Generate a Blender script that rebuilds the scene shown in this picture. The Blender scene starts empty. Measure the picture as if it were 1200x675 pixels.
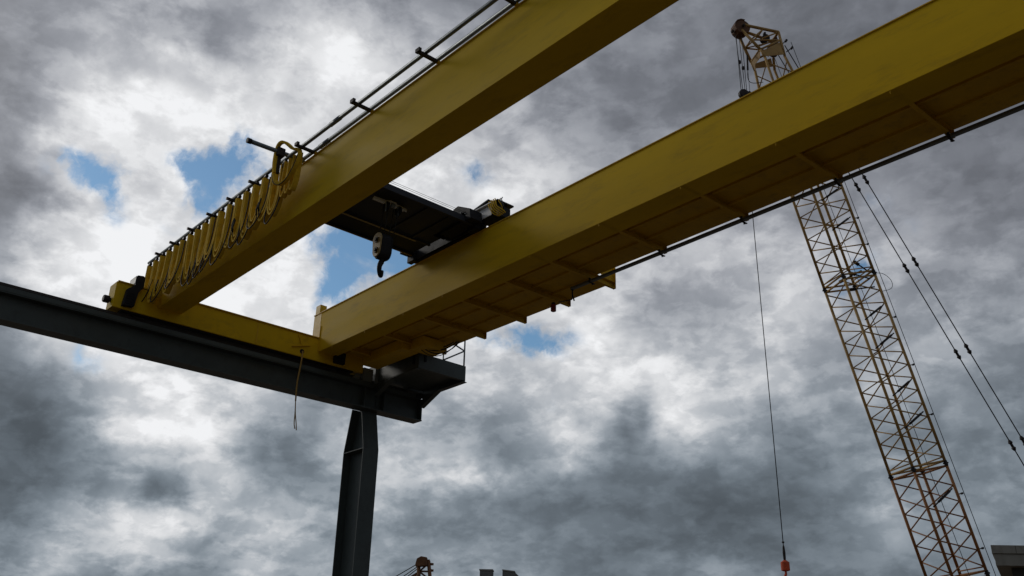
import bpy, bmesh, math, random
from mathutils import Vector, Matrix
random.seed(7)
R = math.radians
C = bpy.context.scene.collection
sc = bpy.context.scene
EYE = 1.6            # eye height; shapes below are written with heights measured from the eye

# ------------------------------------------------------------------ materials
def new_mat(name):
    m = bpy.data.materials.new(name); m.use_nodes = True
    nt = m.node_tree; b = nt.nodes['Principled BSDF']
    return m, nt, b
def paint(name, col, rough=.4, metal=0.0, var=.12, scale=1.5, dirt=None, dirt_amt=.35, spec=.3, bump=.02, bscale=18, stretch=(1,1,1), coat=0):
    m, nt, b = new_mat(name)
    N = nt.nodes; L = nt.links
    tc = N.new('ShaderNodeTexCoord'); mp = N.new('ShaderNodeMapping'); mp.inputs['Scale'].default_value = stretch
    L.new(tc.outputs['Object'], mp.inputs['Vector'])
    n1 = N.new('ShaderNodeTexNoise'); n1.inputs['Scale'].default_value = scale; n1.inputs['Detail'].default_value = 8; n1.inputs['Roughness'].default_value = .62
    L.new(mp.outputs[0], n1.inputs['Vector'])
    r1 = N.new('ShaderNodeValToRGB'); e = r1.color_ramp.elements
    e[0].position = .3; e[1].position = .72
    e[0].color = (*[c*(1-var) for c in col], 1); e[1].color = (*[min(1, c*(1+var)) for c in col], 1)
    L.new(n1.outputs['Fac'], r1.inputs['Fac'])
    out = r1.outputs['Color']
    if dirt:
        n2 = N.new('ShaderNodeTexNoise'); n2.inputs['Scale'].default_value = scale*3.3; n2.inputs['Detail'].default_value = 10; n2.inputs['Roughness'].default_value = .7
        L.new(mp.outputs[0], n2.inputs['Vector'])
        r2 = N.new('ShaderNodeValToRGB'); r2.color_ramp.elements[0].position = .52; r2.color_ramp.elements[1].position = .72
        r2.color_ramp.elements[0].color = (0,0,0,1); r2.color_ramp.elements[1].color = (dirt_amt,)*3+(1,)
        L.new(n2.outputs['Fac'], r2.inputs['Fac'])
        mx = N.new('ShaderNodeMix'); mx.data_type = 'RGBA'
        L.new(r2.outputs['Color'], mx.inputs[0]); L.new(out, mx.inputs[6]); mx.inputs[7].default_value = (*dirt, 1)
        out = mx.outputs[2]
    L.new(out, b.inputs['Base Color'])
    rr = N.new('ShaderNodeMapRange'); rr.inputs['To Min'].default_value = max(.05, rough-.1); rr.inputs['To Max'].default_value = min(1, rough+.12)
    n3 = N.new('ShaderNodeTexNoise'); n3.inputs['Scale'].default_value = scale*2; n3.inputs['Detail'].default_value = 6
    L.new(mp.outputs[0], n3.inputs['Vector']); L.new(n3.outputs['Fac'], rr.inputs['Value']); L.new(rr.outputs[0], b.inputs['Roughness'])
    b.inputs['Metallic'].default_value = metal; b.inputs['Specular IOR Level'].default_value = spec
    if coat: b.inputs['Coat Weight'].default_value = coat; b.inputs['Coat Roughness'].default_value = .2
    if bump:
        nb = N.new('ShaderNodeTexNoise'); nb.inputs['Scale'].default_value = bscale; nb.inputs['Detail'].default_value = 5
        L.new(tc.outputs['Object'], nb.inputs['Vector'])
        bp = N.new('ShaderNodeBump'); bp.inputs['Strength'].default_value = .35; bp.inputs['Distance'].default_value = bump
        L.new(nb.outputs['Fac'], bp.inputs['Height']); L.new(bp.outputs[0], b.inputs['Normal'])
    return m
YEL = paint('yellow_paint', (.69,.46,.013), .62, spec=.13, var=.10, scale=.9, dirt=(.22,.13,.03), dirt_amt=.35, bump=.006, bscale=2.2, stretch=(.35,1,1.6))
YELB = paint('yellow_paint_small', (.68,.43,.012), .45, var=.12, scale=2.5, dirt=(.2,.12,.03), dirt_amt=.4, bump=.003)
YDK = paint('yellow_paint_shaded_underside', (.62,.385,.012), .6, var=.16, scale=1.2, dirt=(.16,.09,.03), dirt_amt=.4, bump=.004)  # browner copy of the yellow paint, with underside shade put into its colour
GRY = paint('grey_green_paint', (.068,.085,.083), .42, var=.16, scale=1.3, dirt=(.035,.035,.035), dirt_amt=.5, bump=.003, bscale=6)
GRL = paint('pale_grey_paint', (.19,.22,.23), .45, var=.12, scale=2, bump=.003)
STEEL = paint('galvanised_steel', (.17,.195,.205), .42, metal=.55, var=.2, scale=5, bump=.002)
RAIL = paint('rail_steel', (.05,.047,.045), .55, metal=.4, var=.3, scale=4, dirt=(.09,.045,.025), dirt_amt=.6, bump=.004)
BLK = paint('black_machine_paint', (.018,.019,.023), .55, spec=.15, var=.3, scale=3, bump=.003)
NAVY = paint('dark_trolley_paint', (.028,.032,.042), .5, spec=.2, var=.25, scale=2, dirt=(.06,.05,.035), dirt_amt=.3, bump=.003)
RUB = paint('black_rubber', (.012,.012,.012), .6, var=.2, scale=20, bump=0)
CAB = paint('yellow_flat_cable', (.68,.44,.035), .8, spec=.08, var=.22, scale=6, dirt=(.15,.09,.03), dirt_amt=.5, bump=.003, bscale=30)
CREAM = paint('cream_plate', (.42,.33,.16), .5, var=.12, scale=5, dirt=(.2,.13,.07), dirt_amt=.5, bump=.002)
WHT = paint('white_sheet_metal', (.80,.81,.82), .4, var=.06, scale=4, bump=0)
TANB = paint('tan_crane_paint', (.47,.29,.095), .5, var=.25, scale=1.2, dirt=(.12,.05,.02), dirt_amt=.6, bump=.002)
ORGB = paint('rusty_orange_crane_paint', (.34,.145,.045), .55, var=.25, scale=1.2, dirt=(.14,.045,.02), dirt_amt=.6, bump=.002)
DKS = paint('greasy_dark_steel', (.035,.03,.028), .55, metal=.3, var=.3, scale=5, bump=.002)
WIRE = paint('wire_rope', (.03,.03,.03), .5, metal=.4, var=.3, scale=30, bump=0)
HEAD = paint('rusty_sheave', (.13,.06,.03), .65, var=.3, scale=4, dirt=(.04,.025,.02), dirt_amt=.7, bump=.004)
ORG = paint('orange_hook_paint', (.62,.085,.025), .45, var=.15, scale=5, dirt=(.1,.03,.02), dirt_amt=.5, bump=.002)
ROPE = paint('tan_rope', (.42,.27,.08), .8, var=.3, scale=25, bump=.002, bscale=60)
RED = paint('dark_red_lens', (.25,.02,.015), .3, var=.1, scale=4, bump=0)
CONC = paint('dark_weathered_concrete', (.15,.155,.15), .85, var=.3, scale=.8, dirt=(.04,.04,.038), dirt_amt=.7, bump=.01, bscale=4, stretch=(1,1,.3))
CONL = paint('pale_concrete_edge', (.30,.30,.28), .85, var=.2, scale=1, bump=.005)
FASC = paint('olive_grey_fascia', (.30,.29,.25), .6, var=.12, scale=.7, dirt=(.11,.10,.085), dirt_amt=.5, bump=.004, stretch=(1,1,.4))
WALL = paint('dark_building_wall', (.055,.05,.045), .8, var=.2, scale=.6, bump=.004)
RUST = paint('rusted_lattice', (.17,.08,.035), .7, var=.35, scale=1.5, dirt=(.07,.03,.02), dirt_amt=.7, bump=.003)
GLASS = paint('dark_window_glass', (.02,.025,.03), .08, var=.1, scale=1, bump=0)
GROUND = paint('yard_gravel', (.135,.100,.070), .95, var=.3, scale=.35, dirt=(.07,.065,.06), dirt_amt=.7, bump=.02, bscale=14)

# ------------------------------------------------------------------ mesh helpers
def V(*a): return Vector(a)
class MB:
    def __init__(s): s.bm = bmesh.new()
    def box(s, a, b, bev=0):
        x0,x1 = sorted((a[0],b[0])); y0,y1 = sorted((a[1],b[1])); z0,z1 = sorted((a[2],b[2]))
        vs = [s.bm.verts.new(p) for p in ((x0,y0,z0),(x1,y0,z0),(x1,y1,z0),(x0,y1,z0),(x0,y0,z1),(x1,y0,z1),(x1,y1,z1),(x0,y1,z1))]
        fs = [s.bm.faces.new([vs[i] for i in f]) for f in ((0,3,2,1),(4,5,6,7),(0,1,5,4),(1,2,6,5),(2,3,7,6),(3,0,4,7))]
        if bev:
            es = set(e for f in fs for e in f.edges)
            bmesh.ops.bevel(s.bm, geom=list(es), offset=bev, segments=1, affect='EDGES', profile=.5)
        return s
    def prism(s, pts, off, bev=0):
        """closed 3D outline pts extruded by the vector off"""
        off = Vector(off)
        a = [s.bm.verts.new(p) for p in pts]; b = [s.bm.verts.new(Vector(p)+off) for p in pts]
        n = len(pts); fs = [s.bm.faces.new(a), s.bm.faces.new(b[::-1])]
        for i in range(n): fs.append(s.bm.faces.new((a[i], b[i], b[(i+1)%n], a[(i+1)%n])))
        if bev:
            es = set(e for f in fs for e in f.edges)
            bmesh.ops.bevel(s.bm, geom=list(es), offset=bev, segments=1, affect='EDGES', profile=.5)
        return s
    def bar(s, p, q, w, h=None, up=(0,0,1)):
        """rectangular bar from p to q"""
        h = h or w; p = Vector(p); q = Vector(q); d = (q-p).normalized(); u = Vector(up)
        if abs(d.dot(u)) > .98: u = Vector((1,0,0))
        x = d.cross(u).normalized()*w/2; y = x.cross(d).normalized()*h/2
        return s.prism([p-x-y, p+x-y, p+x+y, p-x+y], q-p)
    def tube(s, pts, r, n=8, cap=True, r2=None):
        pts = [Vector(p) for p in pts]; rings = []; nx = None
        for i, p in enumerate(pts):
            if i == 0: t = pts[1]-p
            elif i == len(pts)-1: t = p-pts[i-1]
            else: t = (pts[i+1]-p).normalized()+(p-pts[i-1]).normalized()
            t.normalize()
            if nx is None:
                a = Vector((0,0,1)) if abs(t.z) < .9 else Vector((1,0,0)); nx = t.cross(a).normalized()
            else:
                nx = (nx - t*nx.dot(t)).normalized()
            ny = t.cross(nx); rr = r if r2 is None else r+(r2-r)*i/(len(pts)-1)
            rings.append([s.bm.verts.new(p+rr*(math.cos(2*math.pi*k/n)*nx+math.sin(2*math.pi*k/n)*ny)) for k in range(n)])
        for a, b in zip(rings, rings[1:]):
            for k in range(n):
                f = s.bm.faces.new((a[k], a[(k+1)%n], b[(k+1)%n], b[k])); f.smooth = True
        if cap: s.bm.faces.new(rings[0][::-1]); s.bm.faces.new(rings[-1])
        return s
    def lathe(s, c, axis, prof, n=20):
        """prof = list of (distance along axis, radius)"""
        c = Vector(c); t = Vector(axis).normalized(); a = Vector((0,0,1)) if abs(t.z) < .9 else Vector((1,0,0))
        nx = t.cross(a).normalized(); ny = t.cross(nx); rings = []
        for d, r in prof:
            r = max(r, 1e-4)
            rings.append([s.bm.verts.new(c+t*d+r*(math.cos(2*math.pi*k/n)*nx+math.sin(2*math.pi*k/n)*ny)) for k in range(n)])
        for a, b in zip(rings, rings[1:]):
            for k in range(n): s.bm.faces.new((a[k], a[(k+1)%n], b[(k+1)%n], b[k]))
        s.bm.faces.new(rings[0][::-1]); s.bm.faces.new(rings[-1])
        return s
    def ribbon(s, pts, width, thick, wdir):
        """flat cable: rectangular section swept along pts, wide along wdir"""
        pts = [Vector(p) for p in pts]; w = Vector(wdir).normalized()*width/2; rings = []
        for i, p in enumerate(pts):
            t = (pts[min(i+1, len(pts)-1)]-pts[max(i-1, 0)]).normalized(); n = t.cross(w).normalized()*thick/2
            rings.append([s.bm.verts.new(q) for q in (p-w-n, p+w-n, p+w+n, p-w+n)])
        for a, b in zip(rings, rings[1:]):
            for k in range(4): s.bm.faces.new((a[k], a[(k+1)%4], b[(k+1)%4], b[k]))
        s.bm.faces.new(rings[0][::-1]); s.bm.faces.new(rings[-1])
        return s
    def build(s, name, mat, parent=None, label=None, cat=None, group=None, kind=None, base=None):
        bm = s.bm
        bmesh.ops.recalc_face_normals(bm, faces=bm.faces[:])
        xs = [v.co for v in bm.verts]
        lo = Vector([min(c[i] for c in xs) for i in range(3)]); hi = Vector([max(c[i] for c in xs) for i in range(3)])
        o0 = Vector(base) if base else Vector(((lo.x+hi.x)/2, (lo.y+hi.y)/2, lo.z))
        for v in bm.verts: v.co -= o0
        me = bpy.data.meshes.new(name); bm.to_mesh(me); bm.free(); me.materials.append(mat)
        o = bpy.data.objects.new(name, me); C.objects.link(o)
        wl = o0 + Vector((0,0,EYE))
        if parent:
            o.parent = parent; o.location = wl - WL[parent]
        else: o.location = wl
        WL[o] = wl
        tag(o, label, cat, group, kind)
        return o
WL = {}
def tag(o, label=None, cat=None, group=None, kind=None):
    if label: o['label'] = label
    if cat: o['category'] = cat
    if group: o['group'] = group
    if kind: o['kind'] = kind
    return o
def thing(name, label, cat, base, group=None):
    o = bpy.data.objects.new(name, None); C.objects.link(o); o.empty_display_size = .3
    wl = Vector(base)+Vector((0,0,EYE)); o.location = wl; WL[o] = wl
    return tag(o, label, cat, group)

GZ = -EYE            # ground height below the eye
# ------------------------------------------------------------------ ground
g = MB(); n = 24
vs = [[g.bm.verts.new((-2400+4800*i/n, -2400+4800*j/n, GZ)) for j in range(n+1)] for i in range(n+1)]
for i in range(n):
    for j in range(n): g.bm.faces.new((vs[i][j], vs[i+1][j], vs[i+1][j+1], vs[i][j+1]))
g.build('ground', GROUND, kind='structure', base=(0,0,GZ))

# ------------------------------------------------------------------ runway beam
rb = thing('runway_beam', 'long dark grey steel runway beam with a crane rail on top, running across to the column', 'steel beam', (-20.19, 5, 6.777))
YS, YE = -9.0, 14.43
MB().box((-20.385,YS,6.777),(-20.0,YE,6.805)).build('bottom_flange', GRY, rb)
w = MB().box((-20.2,YS,6.805),(-20.18,YE-.02,7.345)); w.build('web', GRY, rb)
cap = MB(); cap.box((-20.39,YS,7.345),(-19.995,YE,7.372)); cap.build('top_flange', GRY, rb)
cc = MB(); cc.box((-20.40,YS,7.372),(-19.985,YE-.25,7.392)); cc.box((-20.40,YS,7.392),(-20.385,YE-.25,7.47)); cc.box((-20.0,YS,7.392),(-19.985,YE-.25,7.47)); cc.build('cap_channel', GRY, rb)
rl = MB(); rl.box((-20.27,YS,7.392),(-20.11,YE-1.3,7.42)); rl.box((-20.205,YS,7.42),(-20.175,YE-1.3,7.53)); rl.box((-20.235,YS,7.53),(-20.145,YE-1.3,7.60), .008); rl.build('crane_rail', RAIL, rb)
for y in [1.2+1.17*k for k in range(10)]:
    c = MB(); c.box((-20.10,y,7.393),(-20.03,y+.09,7.44), .006); c.tube([(-20.065,y+.045,7.44),(-20.065,y+.045,7.47)], .016, 6); c.build('rail_clip', RAIL, rb)
    
for y in (12.6, 13.2, 14.40):
    MB().box((-20.179,y,6.806),(-20.02,y+.014,7.344)).build('stiffener', GRY, rb)
MB().box((-20.03,11.28,6.755),(-19.995,11.42,6.776)).build('splice_bolt', RAIL, rb)
es = MB(); es.box((-20.32,12.50,7.393),(-20.02,12.80,7.84), .01); es.prism([(-20.1,12.46,7.393),(-20.1,12.12,7.393),(-20.1,12.46,7.8)], (-.04,0,0)); es.build('end_stop', GRL, rb)
MB().box((-20.28,12.42,7.70),(-20.08,12.499,7.82), .01).build('rubber_pad', RUB, rb)
es2 = MB(); es2.box((-20.05,12.86,7.48),(-20.02,13.12,7.97)); es2.box((-20.35,12.86,7.48),(-20.051,12.875,7.97)); es2.build('end_plate', GRL, rb)

# ------------------------------------------------------------------ columns
def column(y, label, tip=0):
    t = thing('steel_column', label, 'column', (-20.46, y, GZ), 'steel columns under the runway beam')
    y0, y1 = y-.23, y+.23; KZ = 5.75
    for x0, x1, xt0, xt1 in ((-20.02,-20.0,-20.245,-20.225), (-20.93,-20.91,-20.70,-20.68)):
        m = MB(); zt = 6.775 if x0 > -20.5 else 6.87; m.prism([(x0,y0,GZ),(x1,y0,GZ),(x1,y0,KZ),(xt1,y0,zt),(xt0,y0,zt),(x0,y0,KZ)], (0,y1-y0,0)); m.build('flange', GRY, t)
    m = MB(); m.prism([(-20.909,y-.008,GZ),(-20.021,y-.008,GZ),(-20.021,y-.008,KZ),(-20.246,y-.008,6.774),(-20.39,y-.008,6.774),(-20.39,y-.008,6.87),(-20.679,y-.008,6.87),(-20.909,y-.008,KZ)], (0,.016,0)); m.build('web', GRY, t)
    for z in (KZ-.01,):
        for a, b in ((y0+.004,y-.009),(y+.009,y1-.004)):
            MB().box((-20.908,a,z-.008),(-20.022,b,z+.008)).build('stiffener', GRY, t)
    MB().box((-21.05,y-.38,GZ+.02),(-19.88,y+.38,GZ+.06)).build('base_plate', GRY, t)
    return t
column(12.90, 'dark grey steel column with tapered top, carrying the end of the runway beam')
column(-3.2, 'second dark grey steel column, further back under the near end of the runway beam')

# ------------------------------------------------------------------ landing platform on the column
lp = thing('landing_platform', 'dark grey service platform on tapered brackets beside the column head', 'platform', (-19.2, 13.7, 6.8))
X1, Y0, Y1, ZB, ZT = -18.2, 12.93, 14.43, 7.50, 7.89
f = MB(); f.box((X1-.02,Y0,ZB+.012),(X1,Y1,ZT)); f.box((X1-.10,Y0,ZB),(X1,Y1,ZB+.012)); f.build('front_fascia', GRY, lp)
f = MB(); f.box((-19.98,Y0,ZB+.012),(X1-.021,Y0+.02,ZT)); f.build('side_fascia', GRY, lp, 'side face of the platform towards the crane')
f = MB(); f.box((-19.98,Y1-.02,ZB-.001),(X1-.021,Y1,ZT)); f.build('side_fascia', GRY, lp)
f = MB(); f.box((-20.97,Y0+.23,ZT-.05),(X1-.021,Y1-.021,ZT-.03)); f.build('deck_plate', GRY, lp)
MB().box((-20.97,Y1-.02,7.41),(-19.981,Y1,ZT)).build('end_fascia', GRY, lp)
MB().box((-19.97,Y0+.023,ZB+.10),(X1-.023,Y1-.023,ZB+.115)).build('soffit_plate', GRY, lp)
MB().box((-20.97,Y0+.23,7.52),(-19.975,Y1-.023,7.535)).build('soffit_plate', GRY, lp)
for y in (Y0+.40, Y0+.78, Y0+1.15):
    MB().box((-19.97,y,ZB+.14),(X1-.022,y+.05,ZT-.051)).build('deck_joist', GRY, lp)
for y, lab in ((Y0, None), (Y1-.018, None)):
    prof = [(-20.0,y,6.99),(-20.0,y,ZB-.001),(X1,y,ZB-.001),(X1,y,ZB-.02),(-19.28,y,ZB-.03)]
    br = MB(); br.prism([(-20.02,y,6.806),(-20.02,y,ZB-.002),(X1-.002,y,ZB-.002),(X1-.002,y,ZB-.02),(-19.30,y,ZB-.03),(-20.02,y,7.16)], (0,.018,0))
    br.bar((-19.30,y+.009,ZB-.038),(-20.02,y+.009,7.15), .14, .016, up=(0,0,1)); br.bar((X1-.01,y+.009,ZB-.03),(-19.30,y+.009,ZB-.04), .14, .014)
    br.build('support_bracket', GRY, lp)
MB().box((X1+.001,Y0+.16,ZT-.20),(X1+.02,Y0+.22,ZT-.03)).build('cover_slot', BLK, lp)
MB().box((-18.45,Y0-.012,ZT-.25),(-18.36,Y0-.001,ZT-.02)).build('cover_slot', BLK, lp)
hr = MB()
for x in (-18.22,):
    hr.tube([(x,14.38,ZT-.05),(x,14.38,8.72)], .022, 8)
hr.build('handrail_post', STEEL, lp)
for a, b in (((-18.22,14.36,8.31),(-18.22,13.75,8.48)), ((-18.22,14.36,8.29),(-18.22,13.72,7.90))):
    MB().tube([a,b], .02, 8).build('handrail_brace', STEEL, lp)
for x, y in ((-19.3,14.38),(-18.22,13.7)):
    MB().tube([(x,y,ZT-.05),(x,y,8.35)], .018, 6).build('handrail_post', STEEL, lp)

# ------------------------------------------------------------------ bridge crane
bc = thing('overhead_crane', 'yellow overhead travelling crane with two long box girders and a walkway underneath', 'crane', (-20.2, 9.2, 7.6))
GB, GT = 7.902, 8.985; XE = 7.5
def girder(y0, y1, lab):
    m = MB(); m.box((-19.998,y0,GB),(XE,y1,GB+.012)); m.box((-20.36,y0,8.275),(XE,y0+.012,GT-.022)); m.box((-20.36,y1-.012,8.275),(XE,y1,GT-.022))
    m.box((-19.998,y0,GB+.0125),(XE,y0+.012,8.2745)); m.box((-19.998,y1-.012,GB+.0125),(XE,y1,8.2745)); m.box((-20.375,y0,8.272),(-20.361,y1,GT-.022))
    # welds of the plate joints, slightly proud of the web
    o = m.build('girder', YEL, bc, lab)
    MB().box((-20.38,y0-.022,GT-.021),(XE,y1+.055,GT+.003), .004).build('top_flange', YELB, o)
    MB().box((-20.38,(y0+y1)/2-.03,GT+.0035),(XE,(y0+y1)/2+.03,GT+.045), .006).build('trolley_rail', RAIL, o)
    k = MB(); k.box((-20.355,y0-.005,8.275),(-20.02,y0-.0005,GT-.023)); k.box((-20.002,y0-.02,GB-.004),(-19.985,y0-.0005,8.60)); k.build('end_plate', YELB, o)
    return o
gA = girder(6.973, 7.513, 'yellow box girder carrying the hanging cable loops')
gB = girder(11.10, 11.62, 'yellow box girder with the walkway underneath')
MB().box((-20.36,11.11,GT+.004),(-20.14,11.30,9.24), .006).build('stop_block', YELB, bc)
MB().box((-20.36,7.0,GT+.004),(-20.14,7.18,9.2), .006).build('stop_block', YELB, bc)
# end truck
et = MB(); et.box((-20.40,5.98,7.66),(-20.0,12.46,8.25), .006); eto = et.build('end_truck', YEL, bc)
MB().box((-20.43,6.0,8.2505),(-19.965,12.44,8.275)).build('top_plate', YELB, eto)
for y in (6.62, 11.95):
    MB().lathe((-20.25,y,7.765), (1,0,0), [(0,.20),(.02,.20),(.021,.165),(.11,.165),(.111,.20),(.13,.20)], 28).build('wheel', RAIL, eto)
MB().box((-20.36,6.2,7.625),(-20.04,12.2,7.6595)).build('rail_sweep', BLK, eto)
MB().lathe((-20.2,5.979,7.86), (0,-1,0), [(0,.05),(.03,.05),(.031,.085),(.14,.085),(.16,.07)], 20).build('buffer', RUB, eto)
MB().lathe((-20.2,12.461,7.78), (0,1,0), [(0,.05),(.03,.05),(.031,.07),(.05,.07)], 20).build('buffer', RUB, eto)
MB().lathe((-19.9995,10.655,7.80), (1,0,0), [(0,.06),(.006,.06),(.0065,.045),(.012,.045)], 20).build('inspection_hole', BLK, eto)
lug = MB(); lug.bar((-19.98,10.36,7.86),(-19.98,10.86,8.0), .035, .02); lug.bar((-19.98,10.50,8.20),(-19.98,10.62,7.96), .03, .02); lug.build('rope_lug', YELB, eto)
for a in (9.4,):
    MB().box((-19.9995,a,7.70),(-19.993,a+.03,8.22)).build('weld_seam', YELB, eto)
# long travel motor, black, hooked over the truck at its near end
m = MB()
m.prism([(-19.86,6.15,7.70),(-19.86,6.40,7.72),(-19.86,6.42,8.06),(-19.86,6.53,8.22),(-19.86,6.53,8.45),(-19.86,6.49,8.49),(-19.86,6.35,8.47),(-19.86,6.34,8.22),(-19.86,6.19,8.10)], (-.13,0,0), .012)
m.prism([(-19.991,6.35,8.285),(-19.991,6.53,8.285),(-19.991,6.53,8.48),(-19.991,6.35,8.47)], (-.28,0,0), .01)
mo = m.build('travel_motor', BLK, bc)
MB().box((-20.26,6.335,8.29),(-19.9,6.3485,8.46)).build('motor_side_sheen', GRL, mo)  # pale panel painted in for the sky reflected on the black motor's side
for k in range(5): MB().box((-19.859,6.2,7.76+.06*k),(-19.85,6.37,7.785+.06*k)).build('cooling_fin', BLK, mo)
MB().box((-20.03,11.55,7.72),(-19.90,11.86,8.02), .015).build('wheel_box', BLK, bc)
# walkway under the far girder
FZ = 8.055
wk = MB(); wk.box((-20.0,11.635,FZ),(-12.15,13.50,FZ+.006)); wk.box((-20.0,13.496,FZ+.006),(-12.15,13.502,FZ+.1)); wk.build('walkway_floor', YDK, bc, 'wide part of the walkway floor')
wk = MB(); wk.box((-12.149,11.635,FZ),(XE,12.955,FZ+.006)); wk.box((-12.149,12.951,FZ+.006),(XE,12.957,FZ+.1)); wk.build('walkway_floor', YDK, bc, 'narrow part of the walkway floor')
for y, xa, xb in ((11.87,-19.9,XE),(12.40,-19.9,XE),(12.965,-19.9,-12.2)):
    m = MB(); m.box((xa,y-.02,FZ-.045),(xb,y-.012,FZ-.0005)); m.box((xa,y-.0119,FZ-.045),(xb,y+.03,FZ-.038)); m.build('floor_joist', YDK, bc)
def bracket(x, ytip, post=0):
    m = MB()
    m.box((x,11.125,GB-.155+.155),(x+.008,ytip,GB+.145)); m.box((x+.0085,11.125,GB),(x+.07,ytip,GB+.008)); m.box((x+.0085,11.125,GB+.137),(x+.07,ytip,GB+.145))
    m.box((x-.012,11.106,GB-.055),(x-.002,11.118,GB-.0005)); m.box((x-.001,ytip-.006,GB-.004),(x+.072,ytip+.002,GB+.15))
    if post: m.prism([(x,ytip-.40,FZ+.10),(x,ytip,GB),(x,ytip,8.40),(x,ytip-.06,8.40)], (.008,0,0)); m.box((x+.0085,ytip-.008,GB+.151),(x+.075,ytip,8.40))
    return m.build('walkway_bracket', YDK, bc)
for x in (-19.35,-17.9,-16.35,-14.92,-13.50): bracket(x, 13.50)
bracket(-12.16, 13.49, 1)
for x in (-10.32,-8.45,-6.60,-4.74,-2.85,-.95,1.0,3.0,5.0): bracket(x, 12.93)
# conductor bar with its clips
cb = MB(); cb.box((-12.64,12.705,7.81),(XE,12.775,7.87), .01); cbo = cb.build('conductor_bar', STEEL, bc)
cb = MB(); cb.box((-12.66,12.71,7.805),(-12.60,12.785,7.88), .01); cb.build('bar_end_cap', BLK, cbo)
for x in (-12.10,-10.26,-8.39,-6.54,-4.68,-2.79,-.89):
    m = MB(); m.box((x-.02,12.70,7.803),(x+.02,12.86,7.8145)); m.box((x-.02,12.79,7.775),(x+.02,12.80,7.8025)); m.box((x-.02,12.70,7.815),(x+.02,12.715,7.9)); m.build('bar_clip', DKS, cbo)
m = MB(); m.tube([(-12.63,12.74,7.82),(-12.68,12.80,7.72),(-12.66,12.83,7.60)], .015, 6); m.tube([(-12.68,12.80,7.80),(-12.85,12.95,7.72),(-13.1,13.0,7.78),(-13.35,13.05,7.84)], .010, 6); m.build('feed_cable', RUB, bc)
wl_ = MB(); wl_.lathe((-13.56,13.1,7.70), (0,0,1), [(0,.045),(.01,.06),(.15,.06),(.16,.05)], 16); wlo = wl_.build('warning_lamp', RED, bc)
MB().lathe((-13.56,13.1,7.861), (0,0,1), [(0,.045),(.04,.045)], 12).build('lamp_bracket', BLK, wlo)
# equipment box and drooping cables at the end of the walkway
MB().box((-19.7,12.22,7.75),(-17.93,12.72,8.02), .01).build('equipment_box', YELB, bc)
MB().box((-17.925,12.45,7.76),(-17.42,13.16,8.02), .01).build('equipment_box', YELB, bc)
def droop(p, q, s, n=12, side=(0,0,0)):
    p, q = Vector(p), Vector(q); return [p.lerp(q, i/n)-Vector((0,0,s*4*(i/n)*(1-i/n)))+Vector(side)*math.sin(math.pi*i/n) for i in range(n+1)]
for k, (s, r, q) in enumerate(((.30,.014,(-17.16,13.38,8.02)), (.22,.018,(-17.22,13.34,8.03)), (.16,.015,(-17.3,13.30,8.03)), (.36,.010,(-17.1,13.3,8.0)))):
    MB().tube(droop((-17.72-.03*k,12.52,7.93), q, s), r, 6).build('hanging_cable', RUB, bc)
# cable track on the near side of the near girder
for nm, y, x0 in (('cable_track', 6.705, -20.38), ('cable_track', 6.945, -13.95)):
    m = MB(); m.tube([(x0,y,9.05),(XE,y,9.05)], .036, 8); o = m.build(nm, STEEL, bc)
    for x in ((-12.35,) if y < 6.8 else (-13.1,)):
        MB().tube([(x-.16,y,9.05),(x+.16,y,9.05)], .044, 8).build('track_coupling', STEEL, o)
for x in (-19.66,-18.88,-17.97,-17.05,-16.15,-15.22):
    MB().bar((x,6.56,9.012),(x,7.02,9.012), .05, .045).build('track_bracket', DKS, bc)
for x in (-13.42,-11.60,-9.78,-7.97,-6.15,-4.3,-2.5,-.6,1.2):
    m = MB(); m.bar((x,6.56,9.0),(x,6.93,9.0), .055, .045); m.box((x-.05,6.55,8.99),(x+.05,6.60,9.055)); o = m.build('track_bracket', DKS, bc)
    MB().bar((x,6.931,9.0),(x,7.10,9.0), .055, .04).build('bracket_foot', YELB, o)

# ------------------------------------------------------------------ festoon cable
fc = thing('festoon_cable', 'yellow flat cables bunched in hanging loops below the track of the near girder', 'cable', (-17.1, 6.7, 8.1))
nl = 17; x0 = -20.26; x1 = -14.05; st = (x1-x0)/nl
rf = random.Random(3)
def loop_pts(xa, xb, z, drop, belly, sway=0, n=18):
    pts = []
    xm = (xa+xb)/2
    for i in range(n+1):
        u = i/n; s = math.sin(math.pi*u)
        # teardrop: straight down, round bottom
        zz = z - drop*(s**.62)
        ww = (xb-xa)/2 + belly*math.sin(2*math.pi*min(u,1-u))
        x = xm - math.cos(math.pi*u)*ww
        pts.append((x, 6.705+sway*s, zz))
    return pts
for i in range(nl+1):
    x = x0+st*i
    t = MB(); t.box((x-.045,6.675,8.955),(x+.045,6.735,9.01), .008); t.box((x-.025,6.655,8.85),(x+.025,6.755,8.954), .01)
    t.build('cable_trolley', DKS, fc)
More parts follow.
